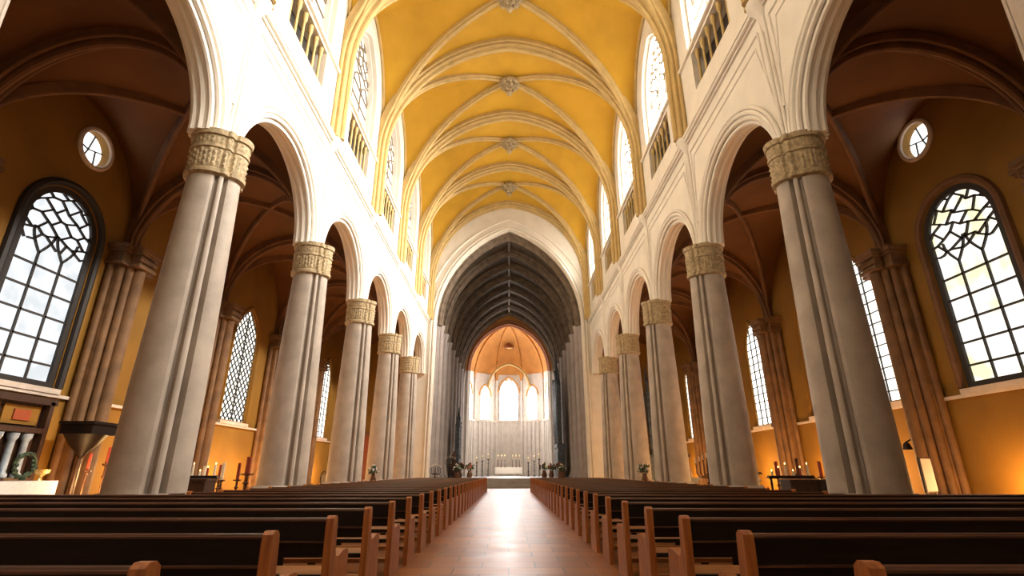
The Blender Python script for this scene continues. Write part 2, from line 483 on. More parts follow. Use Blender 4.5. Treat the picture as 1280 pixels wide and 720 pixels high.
# ------------------------------------------------------------------ COLUMNS
def col_r(th, sg):
    """section radius; th=0 faces the nave"""
    r = .64
    def circ(cx, cy, R):
        px, py = cos(th), sin(th)
        b = px*cx+py*cy; d = b*b-(cx*cx+cy*cy-R*R)
        return b+sqrt(d) if d >= 0 and b > 0 else 0
    d = math.degrees(th)
    for a in (31, -31, 49, -49):
        if abs(d-a) < 3.9: return .53
    if abs(d) > 60: r = .66
    r = max(r, circ(.44, 0, .37))
    for a in (40, -40): r = max(r, circ(.63*cos(radians(a)), .63*sin(radians(a)), .085))
    return r
THN = 144
def col_section(k=1.0, extra=None):
    out = []
    for i in range(THN):
        th = -pi+2*pi*i/THN; r = col_r(th, 1)*k
        if extra: r += extra(th)
        out.append((th, r))
    return out
def ring(sec, z, sg): return [(-sg*r*cos(t), r*sin(t), z) for t, r in sec]
def make_column(sg, label):
    root = thing('stone_column', label, 'column', group='arcade columns of the nave')
    b = MB()
    b.box(-.98, .98, -.98, .98, 0, .22)
    b.lathe([(.98,.22),(.98,.45),(.93,.5),(.95,.58),(.88,.66),(.80,.7),(.83,.78),(.78,.84)], 24)
    b.build('base', M['column'], root)
    s = MB(); s.loft([ring(col_section(k), z, sg) for z, k in ((.84, 1.06), (3.0, 1.02), (5.8, .93), (8.2, .84))], caps=False)
    s.build('shaft', M['column'], root, smooth=50)
    j = MB(); j.loft([ring(col_section(1.0, lambda t: -.02), z, sg) for z in (4.86, 4.92)]); 
    c = MB()
    mid = lambda t: .5*(1+cos(t*0))
    def sec(extra_r, amp=0, ph=0):
        return [(t, max(r*.87, .57)+extra_r*.8+amp*.7*max(0, sin(t*18+ph))) for t, r in col_section()]
    rings = []
    prof = [(8.36,-.02,0),(8.40,.09,0),(8.50,.10,0),(8.54,.02,0)]
    n1 = 7
    for k in range(n1+1): prof.append((8.56+.52*k/n1, .03+.015*k/n1, .065 if 0 < k < n1 else 0))
    prof += [(9.10,.09,0),(9.18,.09,0),(9.20,.03,0)]
    for k in range(5): prof.append((9.22+.22*k/4, .04+.02*k/4, .04 if 0 < k < 4 else 0))
    prof += [(9.46,.12,0),(9.60,.14,0),(9.62,.02,0)]
    for k, (z, e, amp) in enumerate(prof): rings.append(ring(sec(e, amp, (k % 2)*pi), z-.23, sg))
    c.loft(rings); c.build('capital', M['capital'], root, smooth=30)
    return root
side_word = {-1: 'left', 1: 'right'}
for sg in (-1, 1):
    first = None
    for i, y in enumerate(YC[1:-1]):
        nm = ['thick stone column mostly cut off by the upper %s picture corner' % side_word[sg],
              'largest fully seen stone column, %s arcade, fluted shaft under carved band capital' % side_word[sg]]
        lab = nm[i] if i < 2 else 'fluted stone column with carved capital, %s in the %s arcade counting from the largest' % (ORD[i-1], side_word[sg])
        if first is None: first = make_column(sg, lab); o = first
        else: o = copy_tree(first)
        place(o, (sg*XC, y, 0), 0, lab)

# ------------------------------------------------------------------ NAVE VAULT
def fn(x): return ZV+.1+arch_z(x, XF+.02, 8.15)
def vault_bay(mb, P, f, drop, n=20, za=None):
    """P(s,t)->(x,y); f(s) height for s in [0,1]"""
    vs = []; fs = []
    for i in range(n+1):
        for j in range(n+1):
            s = -cos(pi*i/n); t = -cos(pi*j/n)
            if abs(abs(s)-abs(t)) < 1e-6 or abs(t) > abs(s): z = f(abs(s))
            else:
                z = f(abs(t))-drop*(s*s)*(1-(t/s)**2)
            x, y = P(s, t); vs.append((x, y, z))
    for i in range(n):
        for j in range(n):
            a = i*(n+1)+j
            # keep the groin diagonal crisp
            if (i < n/2) == (j < n/2): fs += [(a, a+n+1, a+n+2), (a, a+n+2, a+1)]
            else: fs += [(a, a+n+1, a+1), (a+1, a+n+1, a+n+2)]
    mb.add(vs, fs)
def bilin(A, B, C, D):
    """A(-1,-1) B(1,-1) C(1,1) D(-1,1)"""
    def P(s, t):
        u, v = (s+1)/2, (t+1)/2
        return tuple((A[k]*(1-u)+B[k]*u)*(1-v)+(D[k]*(1-u)+C[k]*u)*v for k in (0, 1))
    return P
vm = MB()
YB = [YBACK]+YC[1:]
for y0, y1 in zip(YB[:-1], YB[1:]):
    vault_bay(vm, bilin((-XF,y0),(XF,y0),(XF,y1),(-XF,y1)), lambda s: fn(s*XF), 1.7, 24)
struct(vm.build('ceiling_nave', M['vault'], smooth=28))
RIBA, RIBH = 7.08, 7.75
for y in YC[1:]:
    r = MB(); hw = .42
    dn = lambda P: [(P[0][0], P[0][1], ZSTR+.12)]+P+[(P[-1][0], P[-1][1], ZSTR+.12)]
    r.sweep(dn([(s, y, ZV+z) for s, z in arch_pts(RIBA, RIBH, 48)]), [(-.02,-.14),(.02,-.17),(.12,-.17),(.12,-.33),(.26,-.33),(.26,-hw),(.6,-hw),(.6,hw),(.26,hw),(.26,.33),(.12,.33),(.12,.17),(.02,.17),(-.02,.14)], side=(0,1,0))
    for off, w, rad in ((-.06, 0, .13), (.08, .25, .09), (.24, .39, .08)):
        for ww in {-w, w}:
            r.tube(dn([(s, y+ww, ZV+z) for s, z in arch_pts(RIBA+off, RIBH+off, 48)]), rad, 8, side=(0,1,0))
    trim(r, M['rib'])
for y0, y1 in zip(YB[:-1], YB[1:]):
    for (xa, ya), (xb, yb) in (((-XF+.2,y0),(XF-.2,y1)), ((-XF+.2,y1),(XF-.2,y0))):
        r = MB(); pts = []
        for i in range(45):
            s = -cos(pi*i/44)
            pts.append((xa+(xb-xa)*(s+1)/2, ya+(yb-ya)*(s+1)/2, fn(abs(s)*XF)-.12))
        sd = Vector((-(yb-ya), xb-xa, 0)).normalized()
        r.sweep(pts, [(-.02,-.14),(-.02,.14),(.22,.2),(.22,-.2)], side=sd)
        for w, rad, off in ((0, .12, -.05), (.15, .07, .03), (-.15, .07, .03)):
            r.tube([(p[0]+sd.x*w, p[1]+sd.y*w, p[2]+off) for p in pts], rad, 8, side=sd)
        trim(r, M['rib'])
# side arches over the clerestory
for sg in (-1, 1):
    for y0, y1 in zip(YC[:-1], YC[1:]):
        c = (y0+y1)/2; r = MB(); h = (y1-y0)/2
        pts = []
        for i in range(31):
            t = -cos(pi*i/30)*.93
            pts.append((sg*(XF-.06), c+t*h, fn(abs(t)*XF)-1.7*(1-t*t)-.1))
        r.tube(pts, .1, 8, side=(1,0,0))
        trim(r, M['rib'])
# bosses
BZ = fn(0)
def make_boss():
    root = thing('ceiling_boss', 'x', 'ceiling boss', group='carved bosses on the nave vault')
    b = MB(); b.lathe([(.05,-.12),(.42,-.10),(.52,.0),(.50,.12),(.38,.2),(.36,.5)], 20)
    b.build('disc', M['capital'], root)
    for k in range(8):
        l = MB(); a = 2*pi*k/8
        l.blob((.42*cos(a), .42*sin(a), -.06), .17, 8, .8); l.blob((.30*cos(a+.3), .30*sin(a+.3), -.2), .12, 6, .8)
        l.build('leaf_knot', M['capital'], root)
    p = MB(); p.lathe([(.01,-.78),(.10,-.74),(.17,-.62),(.13,-.52),(.08,-.48),(.2,-.4),(.27,-.28),(.22,-.14),(.2,-.05)], 14)
    for k in range(6): p.blob((.2*cos(k*pi/3), .2*sin(k*pi/3), -.42), .09, 6)
    p.build('pendant', M['capital'], root)
    return root
b0 = None
bl = ['carved leafy boss above the camera, before the first fully seen one', 'carved boss hidden above the frame, between the first two arches',
      'carved boss above the frame', 'large carved leafy boss with pendant at the top edge of the picture', 'carved boss at the rib crossing, second from the top edge',
      'carved boss at the rib crossing, third from the top edge', 'small carved boss at the rib crossing nearest the dark choir arch']
for i, (y0, y1) in enumerate(zip(YB[:-1], YB[1:])):
    if i < 3: continue
    if b0 is None: b0 = make_boss(); o = b0
    else: o = copy_tree(b0)
    place(o, (0, (y0+y1)/2, BZ-.3), 0, bl[i]); o.scale = (1.25, 1.25, 1.25)

# ------------------------------------------------------------------ SIDE AISLES
AZ, ARISE = 9.3, 3.7
def fa(s): return AZ+.05+ARISE*sqrt(max(0, 1-(s*s)))
def shaft_cluster(mb, x, y, sg, z0, z1, depth=.75):
    """half pier on the outer wall; sg points outward"""
    mb.box(*sorted((x, x-sg*depth*.45)), y-.62, y+.62, z0, z1)
    mb.box(*sorted((x, x-sg*depth*.8)), y-.36, y+.36, z0, z1)
    for dx, dy, r in ((depth*.95, 0, .22), (depth*.78, .29, .13), (depth*.78, -.29, .13), (depth*.5, .47, .14), (depth*.5, -.47, .14), (depth*.2, .68, .12), (depth*.2, -.68, .12)):
        mb.lathe([(r, z0), (r, z1)], 12, (x-sg*dx, y+dy, 0))
wins = {-1: [(15.3, 1.42, 8.75, 1.42, 'great', 'aisle_near_left'), (21.45, 1.1, 8.2, 1.8, 'lancet', 'aisle'), (28.1, 1.32, 8.0, 2.0, 'diamond', 'aisle'), (33.4, 1.1, 8.0, 2.0, 'diamond', 'aisle'), (41.6, 1.0, 8.0, 2.0, 'lancet', 'aisle')],
        1: [(15.0, 1.42, 8.8, 1.42, 'great', 'aisle_near_right'), (20.4, 1.15, 8.0, 2.0, 'lancet', 'aisle'), (24.2, 1.05, 7.8, 2.0, 'diamond', 'aisle'), (30.3, .95, 8.0, 1.9, 'lancet', 'aisle'), (36.8, 1.0, 8.0, 1.9, 'lancet', 'aisle'), (42.1, .9, 8.0, 1.9, 'lancet', 'aisle')]}
ocu_y = 15.55
for side, sg in (('left', -1), ('right', 1)):
    mp = xmap(sg); ops = []
    for c, a, zs, h, st, g in wins[sg]:
        ops.append((c-a, c+a, K(3.75), arch_hi(c, a, zs, h)))
    oz, orr = (12.05 if sg < 0 else 12.55), .62
    ops.append((ocu_y-orr, ocu_y+orr, lambda s: oz-sqrt(max(0, orr**2-(s-ocu_y)**2)), lambda s: oz+sqrt(max(0, orr**2-(s-ocu_y)**2))))
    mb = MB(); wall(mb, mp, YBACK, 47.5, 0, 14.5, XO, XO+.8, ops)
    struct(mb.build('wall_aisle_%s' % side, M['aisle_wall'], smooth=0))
    for i, (c, a, zs, h, st, g) in enumerate(wins[sg]):
        window(wn, mp, c, a, 3.75, zs, h, XO+.12, G[g], st, .2 if st == 'great' else .08, M['frame'] if st == 'great' else M['aisle_wall'], -1, seed=3+sg, lead=.06 if st == 'great' else .035, fdepth=.1)
        wn += 1
        s = MB(); s.box(*sorted((sg*(XO+.3), sg*(XO-.16))), c-a-.15, c+a+.15, 3.6, 3.76); trim(s, M['sill'], 0)
        if st == 'great':
            r = MB(); pts = [(sg*(XO-.02), c-a-.16, 3.8)]+[(sg*(XO-.02), c+q, zs+z) for q, z in arch_pts(a+.16, h+.16, 24)]+[(sg*(XO-.02), c+a+.16, 3.8)]
            r.tube(pts, .13, 8, side=(1,0,0)); trim(r, M['frame'] if sg < 0 else M['aisle_rib'])
        else:
            r = MB(); pts = [(sg*(XO-.0), c-a-.1, 3.8)]+[(sg*(XO-.0), c+q, zs+z) for q, z in arch_pts(a+.1, h+.1, 24)]+[(sg*(XO-.0), c+a+.1, 3.8)]
            r.tube(pts, .08, 8, side=(1,0,0)); trim(r, M['aisle_wall'])
    # round window
    root = bpy.data.objects.new('window_%d' % wn, None); COL.objects.link(root); root['kind'] = 'structure'; wn += 1
    root.location = (sg*(XO+.3), ocu_y, oz)
    g = MB(); g.add([(0, .64*cos(k*pi/16), .64*sin(k*pi/16)) for k in range(32)], [tuple(range(32))]); g.build('glass', emit('daylit_round_glass_%s' % side, (1,1,.97), 3), root, smooth=0)
    g = MB(); g.tube([(-sg*.32, .7*cos(k*pi/16), .7*sin(k*pi/16)) for k in range(32)], .085, 8, closed=True, side=(1,0,0)); g.build('frame', M['sill'], root)
    g = MB(); bars(g, lambda s, z, t: (t*-sg, s, z), [((-.62,.1),(.0,.0)),((0,0),(.6,.18)),((0,0),(-.2,-.6)),((0,0),(.12,.6)),((-.35,.05),(-.3,-.35)),((.3,.1),(.35,-.4))], .035, 0, .05); g.build('tracery', M['lead'], root, smooth=0)
    # ledge under the windows
    piers = PL if sg < 0 else PR
    s = MB(); s.box(*sorted((sg*XO, sg*(XO-.12))), YBACK, 47.4, 3.5, 3.6); trim(s, M['sill'], 0)
    # wall piers
    fp = None
    for i, y in enumerate(piers[1:-1]):
        if fp is None:
            fp = thing('wall_pier', 'x', 'pier', group='clustered piers of the %s outer wall' % side)
            b = MB(); shaft_cluster(b, 0, 0, sg, .5, 8.45); b.build('shaft_cluster', M['pier'], fp)
            b = MB(); shaft_cluster(b, 0, 0, sg, 0, .5, .9); b.box(*sorted((0, -sg*1.15)), -.85, .85, 0, .25); b.build('base', M['pier'], fp)
            b = MB()
            for z, e, hh in ((8.40,.04,.12),(8.52,-.04,.38),(8.90,.05,.12),(9.02,.12,.16)):
                b.box(*sorted((0, -sg*(.98+e))), -.42-e, .42+e, z, z+hh); b.box(*sorted((0, -sg*(.62+e))), -.80-e, .80+e, z, z+hh)
            for k in range(9):
                yy = -.4+.1*k; b.blob((-sg*.98, yy, 8.72), .07, 6, 1.6)
            b.build('capital', M['pier'], fp, smooth=30); o = fp
        else: o = copy_tree(fp)
        lab = ['clustered pier at the %s edge of the picture, only its capital in view' % side, 'x'][0] if i == 1 else None
        if i == 0: lab = 'clustered %s wall pier standing beside the camera, outside the picture edge' % side
        elif i > 1: lab = 'dark clustered shafts of the %s outer wall pier, %s deep behind the columns' % (side, ORD[i-2])
        if i == 2: lab = 'large dark clustered pier on the %s outer wall beside the great leaded window' % side
        place(o, (sg*XO, y, 0), 0, lab)
    # vault
    vm = MB()
    cy = [YBACK]+YC[1:-1]+[47.4]; py = [YBACK]+piers[1:-1]+[47.4]
    for k in range(len(cy)-1):
        A = (sg*(XB-.35), cy[k]); B = (sg*XO, py[k]); C = (sg*XO, py[k+1]); D = (sg*(XB-.35), cy[k+1])
        vault_bay(vm, bilin(A, B, C, D), lambda s: fa(s), -.45, 20)
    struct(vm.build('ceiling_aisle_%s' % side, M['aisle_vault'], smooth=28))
    for k in range(1, len(cy)-1):
        xa, ya, xb, yb = sg*(XB-.3), cy[k], sg*(XO-.25), py[k]
        sd = Vector((-(yb-ya), xb-xa, 0)).normalized(); r = MB(); pts = []
        for i in range(37):
            s = -cos(pi*i/36); pts.append((xa+(xb-xa)*(s+1)/2, ya+(yb-ya)*(s+1)/2, fa(s*.985)-.32-.0*s))
        pts[0] = (*pts[0][:2], AZ-.2); pts[-1] = (*pts[-1][:2], AZ-.2)
        r.sweep(pts, [(-.05,-.1),(-.05,.1),(.08,.12),(.08,.24),(.35,.26),(.35,-.26),(.08,-.24),(.08,-.12)], side=sd)
        for w, rad, off in ((0,.1,-.04),(.2,.06,.08),(-.2,.06,.08)):
            r.tube([(p[0]+sd.x*w, p[1]+sd.y*w, p[2]+off) for p in pts], rad, 8, side=sd)
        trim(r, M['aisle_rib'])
    for k in range(len(cy)-1):
        A = (sg*(XB-.3), cy[k]); B = (sg*(XO-.1), py[k]); C = (sg*(XO-.1), py[k+1]); D = (sg*(XB-.3), cy[k+1])
        P = bilin(A, B, C, D)
        for q in (1, -1):
            r = MB(); pts = []
            for i in range(33):
                s = -cos(pi*i/32); x, y = P(s, q*s); pts.append((x, y, fa(s)-.1))
            a, b = Vector(pts[0]), Vector(pts[-1]); sd = Vector((-(b-a).y, (b-a).x, 0)).normalized()
            r.sweep(pts, [(-.02,-.1),(-.02,.1),(.2,.16),(.2,-.16)], side=sd)
            r.tube([(p[0], p[1], p[2]-.04) for p in pts], .09, 8, side=sd)
            trim(r, M['aisle_rib'])
    # end wall of the aisle with a door
    e = MB(); ymap = lambda s, z, t: (s, t, z)
    cx = sg*13.2
    wall(e, ymap, min(sg*XB, sg*(XO+.2)), max(sg*XB, sg*(XO+.2)), 0, 14.5, 47.4, 47.9, [])
    struct(e.build('wall_aisle_end_%s' % side, M['aisle_wall'], smooth=0))

# back wall and ceiling closure behind the camera
e = MB(); ymap = lambda s, z, t: (s, t, z)
wall(e, ymap, -XO-.4, XO+.4, 0, 27.5, YBACK-.5, YBACK, [])
struct(e.build('wall_back', M['nave'], smooth=0))
e = MB()
for sg in (-1, 1): e.box(*sorted((sg*XB, sg*(XO+.8))), YBACK, 47.9, 14.5, 14.7)
struct(e.build('ceiling_roof_deck', M['aisle_rib'], smooth=0))

# ------------------------------------------------------------------ CHANCEL ARCH WALL
CA, CZ, CH = 6.75, 14.0, 9.6
e = MB()
wall(e, ymap, -XB, XB, 0, 27.4, YEND, YEND+.9, [(-CA, CA, K(0), arch_hi(0, CA, CZ, CH))])
struct(e.build('wall_chancel', M['nave'], smooth=0))
for off, yy, rad in ((.05, YEND-.02, .12), (.3, YEND-.04, .1), (-.02, YEND+.3, .13), (.95, YEND-.03, .09)):
    r = MB(); p = arch_pts(CA+off, CH+off, 40)
    pts = [(-CA-off, yy, .3)]*(1 if off < .5 else 0)+[(s, yy, CZ+z) for s, z in p]+[(CA+off, yy, .3)]*(1 if off < .5 else 0)
    r.tube(pts, rad, 8, side=(0,1,0)); trim(r, M['nave'])

# ------------------------------------------------------------------ CHOIR
Y0, Y1 = 45.9, 72.0; CX = 6.9
for side, sg in (('left', -1), ('right', 1)):
    e = MB(); wall(e, xmap(sg), Y0, Y1, 0, 24, CX, CX+.6, [])
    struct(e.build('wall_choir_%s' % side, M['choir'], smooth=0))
    nb = 7; st = (Y1-Y0)/nb; fp = None
    for k in range(nb+1):
        y = Y0+.35+(st-.09)*k
        if fp is None:
            fp = thing('choir_pier', 'x', 'pier', group='grey clustered piers of the %s choir wall' % side)
            b = MB()
            for dx, dy, r in ((.5,0,.26),(.3,.32,.16),(.3,-.32,.16),(.2,.58,.12),(.2,-.58,.12)):
                b.lathe([(r*1.5,.75),(r*1.5,1.2),(r,1.4),(r,13.5),(r*1.3,13.8),(r*1.5,14.2)], 12, (-sg*dx, dy, 0))
            b.build('shaft_cluster', M['choir'], fp)
            b = MB(); b.box(*sorted((-sg*.01, -sg*.92)), -.8, .8, .75, .95); b.build('base', M['choir'], fp, smooth=0)
            o = fp
        else: o = copy_tree(fp)
        place(o, (sg*CX, min(max(y, Y0+.85), Y1-.85), 0), 0, 'grey clustered shafts on the %s choir wall, %s from the chancel arch' % (side, ORD[k]))
    b = MB()
    for k in range(nb):
        c = Y0+.35+(st-.09)*(k+.5)
        for q in (-.9, -.3, .3, .9):
            b.lathe([(.07,.8),(.07,7.6)], 8, (sg*(CX-.06), c+q, 0))
            b.lathe([(.07,8.2),(.07,13.2)], 8, (sg*(CX-.06), c+q, 0))
        b.box(*sorted((sg*CX, sg*(CX-.2))), c-1.2, c+1.2, 7.7, 8.0)
    trim(b, M['choir'])
vm = MB(); n = 40; ys = lin(Y0-.05, Y1+.05, 14); vs = []; fs = []
pa = arch_pts(CX+.05, 9.5, n)
for y in ys: vs += [(s, y, 14.0+z) for s, z in pa]
m = len(pa)
for j in range(len(ys)-1):
    for i in range(m-1): a = j*m+i; fs.append((a, a+1, a+m+1, a+m))
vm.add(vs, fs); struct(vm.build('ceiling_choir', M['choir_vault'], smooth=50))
for k in range(nb+1):
    y = Y0+.35+(st-.09)*k; r = MB()
    r.sweep([(s, y, 14.1+z) for s, z in arch_pts(6.35, 8.9, 40)], [(-.02,-.16),(.25,-.34),(.6,-.36),(.6,.36),(.25,.34),(-.02,.16)], side=(0,1,0))
    for off, w, rad in ((-.04,0,.13),(.14,.27,.1)):
        for ww in {-w, w}: r.tube([(s, y+ww, 14.1+z) for s, z in arch_pts(6.35+off, 8.9+off, 40)], rad, 8, side=(0,1,0))
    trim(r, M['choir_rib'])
r = MB(); r.tube([(0, Y0, 23.2), (0, Y1, 23.2)], .14, 8); trim(r, M['choir_rib'])
# chancel floor and steps
r = MB()
for k in range(5): r.box(-6.8, 6.8, 44.4+.42*k, Y1+8.2, .15*k if k else 0.0, .15*(k+1))
struct(r.build('floor_chancel', mat('grey_step_stone', (.42,.40,.38), .45, .1, 2, .05), smooth=0))

# ------------------------------------------------------------------ APSE
AA, AZS, AHH = 5.75, 14.7, 6.9
e = MB(); wall(e, ymap, -7.5, 7.5, AZS, 24.5, Y1, Y1+.7, [(-AA, AA, K(AZS), arch_hi(0, AA, AZS, AHH))])
struct(e.build('wall_apse_arch', M['dome'], smooth=0))
e = MB()
for sg in (-1, 1): e.box(*sorted((sg*AA, sg*7.5)), Y1, Y1+.7, 0, AZS)
struct(e.build('wall_apse_jamb', M['apse'], smooth=0))
for off, yy, rad in ((.02, Y1-.02, .14), (-.12, Y1+.35, .2), (.45, Y1-.02, .1)):
    r = MB(); p = arch_pts(AA+off, AHH+off, 36)
    r.tube([(s, yy, AZS+z) for s, z in p], rad, 8, side=(0,1,0)); trim(r, M['apse_rib'])
    r = MB()
    for sg in (-1, 1): r.lathe([(rad, .75), (rad, AZS)], 10, (sg*(AA+off), yy, 0))
    trim(r, M['apse'])
AR = 6.0; AY = 72.7; nf = 5; half = AR*math.tan(pi/10)
for k in range(nf):
    th = radians(-72+36*k)
    def mpf(s, z, t, th=th): return (t*sin(th)+s*cos(th), AY+t*cos(th)-s*sin(th), z)
    cw = (k == 2); a = 1.4 if cw else .85; zs, h = (12.6, 2.2) if cw else (12.0, 1.5)
    e = MB(); wall(e, mpf, -half, half, .7, 15.3, AR, AR+.5, [(-a, a, K(8.5), arch_hi(0, a, zs, h))])
    struct(e.build('wall_apse_%d' % (k+1), M['apse'], smooth=0))
    window(wn, mpf, 0, a, 8.5, zs, h, AR+.25, G['apse'], 'lancet', .08, M['sill'], -1, seed=9, lead=.09); wn += 1
    s = MB(); s.prism([(-half, 8.2), (half, 8.2), (half, 8.42), (-half, 8.42)], mpf, AR-.18, AR); trim(s, M['sill'], 0)
    r = MB(); r.tube([mpf(q, zs+z, AR-.04) for q, z in arch_pts(a+.2, h+.2, 20)], .09, 8); trim(r, M['dome'])
    # thin wall shafts under the windows
    s = MB()
    for q in lin(-half+.2, half-.2, 5):
        p = mpf(q, 0, AR-.06); s.lathe([(.09,.8),(.09,7.9),(.13,8.2)], 8, (p[0], p[1], 0))
    trim(s, M['apse'])
    if k < 4:
        p = mpf(half, 0, AR-.1); s = MB(); s.lathe([(.2,.8),(.16,1.2),(.16,14.0),(.24,14.4)], 10, (p[0], p[1], 0)); trim(s, M['apse'])
# semi dome
d = MB(); vs = []; fs = []; nu, nv = 20, 14; Rr = AR/cos(pi/10)+.05
for j in range(nv+1):
    ph = pi/2*j/nv
    for i in range(nu+1):
        th = -pi/2+pi*i/nu; vs.append((Rr*cos(ph)*sin(th), AY-.1+Rr*cos(ph)*cos(th), 14.4+7.2*sin(ph)))
for j in range(nv):
    for i in range(nu): a = j*(nu+1)+i; fs.append((a, a+1, a+nu+2, a+nu+1))
d.add(vs, fs); struct(d.build('ceiling_apse', M['dome'], smooth=60))
for th in (-54, -18, 18, 54):
    r = MB(); t = radians(th)
    r.tube([(Rr*cos(p)*sin(t), AY-.1+Rr*cos(p)*cos(t), 14.3+7.15*sin(p)) for p in lin(0, pi/2*.97, 14)], .13, 8); trim(r, M['dome'])
r = MB(); r.tube([(s, AY+5.0, 13.2+z) for s, z in arch_pts(3.1, 3.6, 24)], .16, 8, side=(0,1,0)); trim(r, M['rib'])
o = thing('ceiling_medallion', 'small dark red round medallion on the orange apse vault', 'medallion', (0, 77.1, 19.15))
b = MB(); 
bl_ = [(.0,-.1),(.55,-.1),(.72,.0),(.72,.12),(.4,.2),(.38,.9)]
b.lathe([(max(r_, .01), z_) for r_, z_ in bl_], 20); b.build('disc', M['apse_rib'], o)
b = MB(); b.lathe([(.3,-.16),(.42,-.2),(.5,-.1)], 20); b.build('ring', M['gold'], o)

# ------------------------------------------------------------------ PEWS
def make_pew(sg, length, aisle_x=1.45):
    """origin under the aisle end of the backrest; extends outward by length along sg*x; faces +y"""
    root = thing('church_pew', 'x', 'pew')
    def bx(x0, x1, y0, y1, z0, z1): b = MB(); b.box(*sorted((sg*x0, sg*x1)), y0, y1, z0, z1); return b
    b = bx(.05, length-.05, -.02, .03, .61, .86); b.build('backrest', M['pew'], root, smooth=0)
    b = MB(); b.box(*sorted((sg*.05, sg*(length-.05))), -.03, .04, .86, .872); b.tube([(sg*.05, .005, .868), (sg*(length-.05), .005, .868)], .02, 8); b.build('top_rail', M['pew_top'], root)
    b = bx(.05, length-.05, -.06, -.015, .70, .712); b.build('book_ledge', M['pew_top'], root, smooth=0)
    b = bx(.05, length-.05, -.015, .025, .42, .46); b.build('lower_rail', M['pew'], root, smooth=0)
    b = MB(); b.box(*sorted((sg*.05, sg*(length-.05))), .03, .44, .42, .46); b.build('seat', M['pew_seat'], root, smooth=0)
    k = max(2, round(length/1.3)); ln = length/k
    for i in range(k+1):
        if i in (0, k): continue
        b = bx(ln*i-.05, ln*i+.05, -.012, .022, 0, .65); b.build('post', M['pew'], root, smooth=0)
    b = MB(); b.box(*sorted((sg*.06, sg*(length-.06))), .50, .62, .12, .17); b.build('kneeler', M['pew_seat'], root, smooth=0)
    poly = [(-.07,0),(-.06,.5),(-.075,.83),(-.07,.885),(-.045,.905),(.0,.905),(.03,.885),(.04,.83),(.055,.63),(.085,.585),(.16,.58),(.30,.61),(.40,.605),(.44,.57),(.44,.42),(.47,.10),(.50,0)]
    for x0 in (0, length-.06):
        b = MB(); b.prism(poly, lambda a, c, t: (sg*t, a, c), x0, x0+.065); b.build('end_panel', M['pew_end'], root, smooth=25)
    return root
ROWS = 30; ROW0, RSP = 2.38, 1.18
for sg in (-1, 1):
    protos = {}
    for k in range(ROWS):
        y = ROW0+RSP*k
        L = 8.3 if y < 10.3 else 4.7
        if L not in protos: protos[L] = make_pew(sg, L); o = protos[L]
        else: o = copy_tree(protos[L])
        lab = 'dark wooden pew, %s row from the camera, %s of the centre aisle' % (ORD[k], side_word[sg])
        place(o, (sg*1.45, y, 0), 0, lab, 'rows of pews %s of the centre aisle' % side_word[sg])

# ------------------------------------------------------------------ FURNISHINGS
def candlestick(name, label, loc, h=1.2, candle=.5, m='iron', wax='wax', lit=True, group=None, r=.1):
    o = thing(name, label, 'candlestick', loc, group=group)
    b = MB(); b.lathe([(r*1.6,0),(r*1.6,.03),(r*.9,.07),(r*.35,.12),(r*.3,h*.3),(r*.6,h*.34),(r*.3,h*.38),(r*.28,h*.7),(r*.55,h*.74),(r*.28,h*.78),(r*.3,h*.94),(r*1.1,h*.97),(r*1.1,h)], 10); b.build('stem', M[m], o)
    b = MB(); b.lathe([(r*.45,h),(r*.42,h+candle)], 8); cd = b.build('candle', M[wax], o)
    if lit and loc[1] > 60:
        b = MB(); b.blob((0,0,h+candle+.05), .03, 6, 2); b.build('flame', M['flame'], cd)
    return o
def point(loc, power, color=(1,.62,.25), r=.12):
    l = bpy.data.lights.new('fill_light', 'POINT'); l.energy = power; l.color = color; l.shadow_soft_size = r
    o = bpy.data.objects.new('fill_light', l); COL.objects.link(o); o.location = loc; return o
def table(name, label, loc, w, d, h, rz=0, m='dark_wood', cloth=False):
    o = thing(name, label, 'table', loc, rz)
    b = MB(); b.box(-w/2, w/2, -d/2, d/2, h-.06, h); b.box(-w/2+.05, w/2-.05, -d/2+.05, d/2-.05, h-.2, h-.06); b.build('tabletop', M[m], o, smooth=0)
    for sx in (-1, 1):
        for sy in (-1, 1):
            b = MB(); cx, cy = sx*(w/2-.09), sy*(d/2-.09); b.lathe([(.05,0),(.06,.1),(.035,.3),(.05,h*.6),(.05,h-.2)], 8, (cx,cy,0)); b.build('leg', M[m], o)
    return o

# left aisle: votive candle stands between the big column and the second one
def votive(label, loc, n=6, h=1.25, rz=0):
    o = thing('votive_candle_rack', label, 'candle rack', loc, rz)
    b = MB(); b.box(-.62,.62,-.22,.22,h-.06,h); b.box(-.66,.66,-.26,.26,h-.09,h-.06); b.build('tray', M['iron'], o, smooth=0)
    for sx in (-.55,.55):
        b = MB(); b.tube([(sx,0,0),(sx,0,h-.08)], .035); b.tube([(sx,-.25,.02),(sx,.25,.02)], .03); b.build('leg', M['iron'], o)
    for k in range(n):
        x = -.5+1.0*k/(n-1); hh = .12+.1*((k*7) % 3)
        b = MB(); b.lathe([(.035,h),(.03,h+hh)], 8, (x,0,0)); cd = b.build('candle', M['red_wax'] if k % 3 == 1 else M['wax'], o)
        b = MB(); b.blob((x,0,h+hh+.03), .014, 6, 2); b.build('flame', M['flame'], cd)
    return o
L_items = [(-9.6, 15.2), (-10.2, 19.6), (-10.6, 24.5)]
votive('black iron rack of candles just right of the largest left column', (-9.5, 16.6, 0), h=1.15, rz=.3)
votive('black iron rack of short candles in the left aisle, behind the second left column', (-9.9, 23.4, 0))
votive('black iron rack of candles in the right aisle, left of the largest right column', (8.6, 16.6, 0), h=1.15, rz=-.3)
votive('black iron rack of candles in the right aisle, between the second and third right columns', (9.7, 22.4, 0))
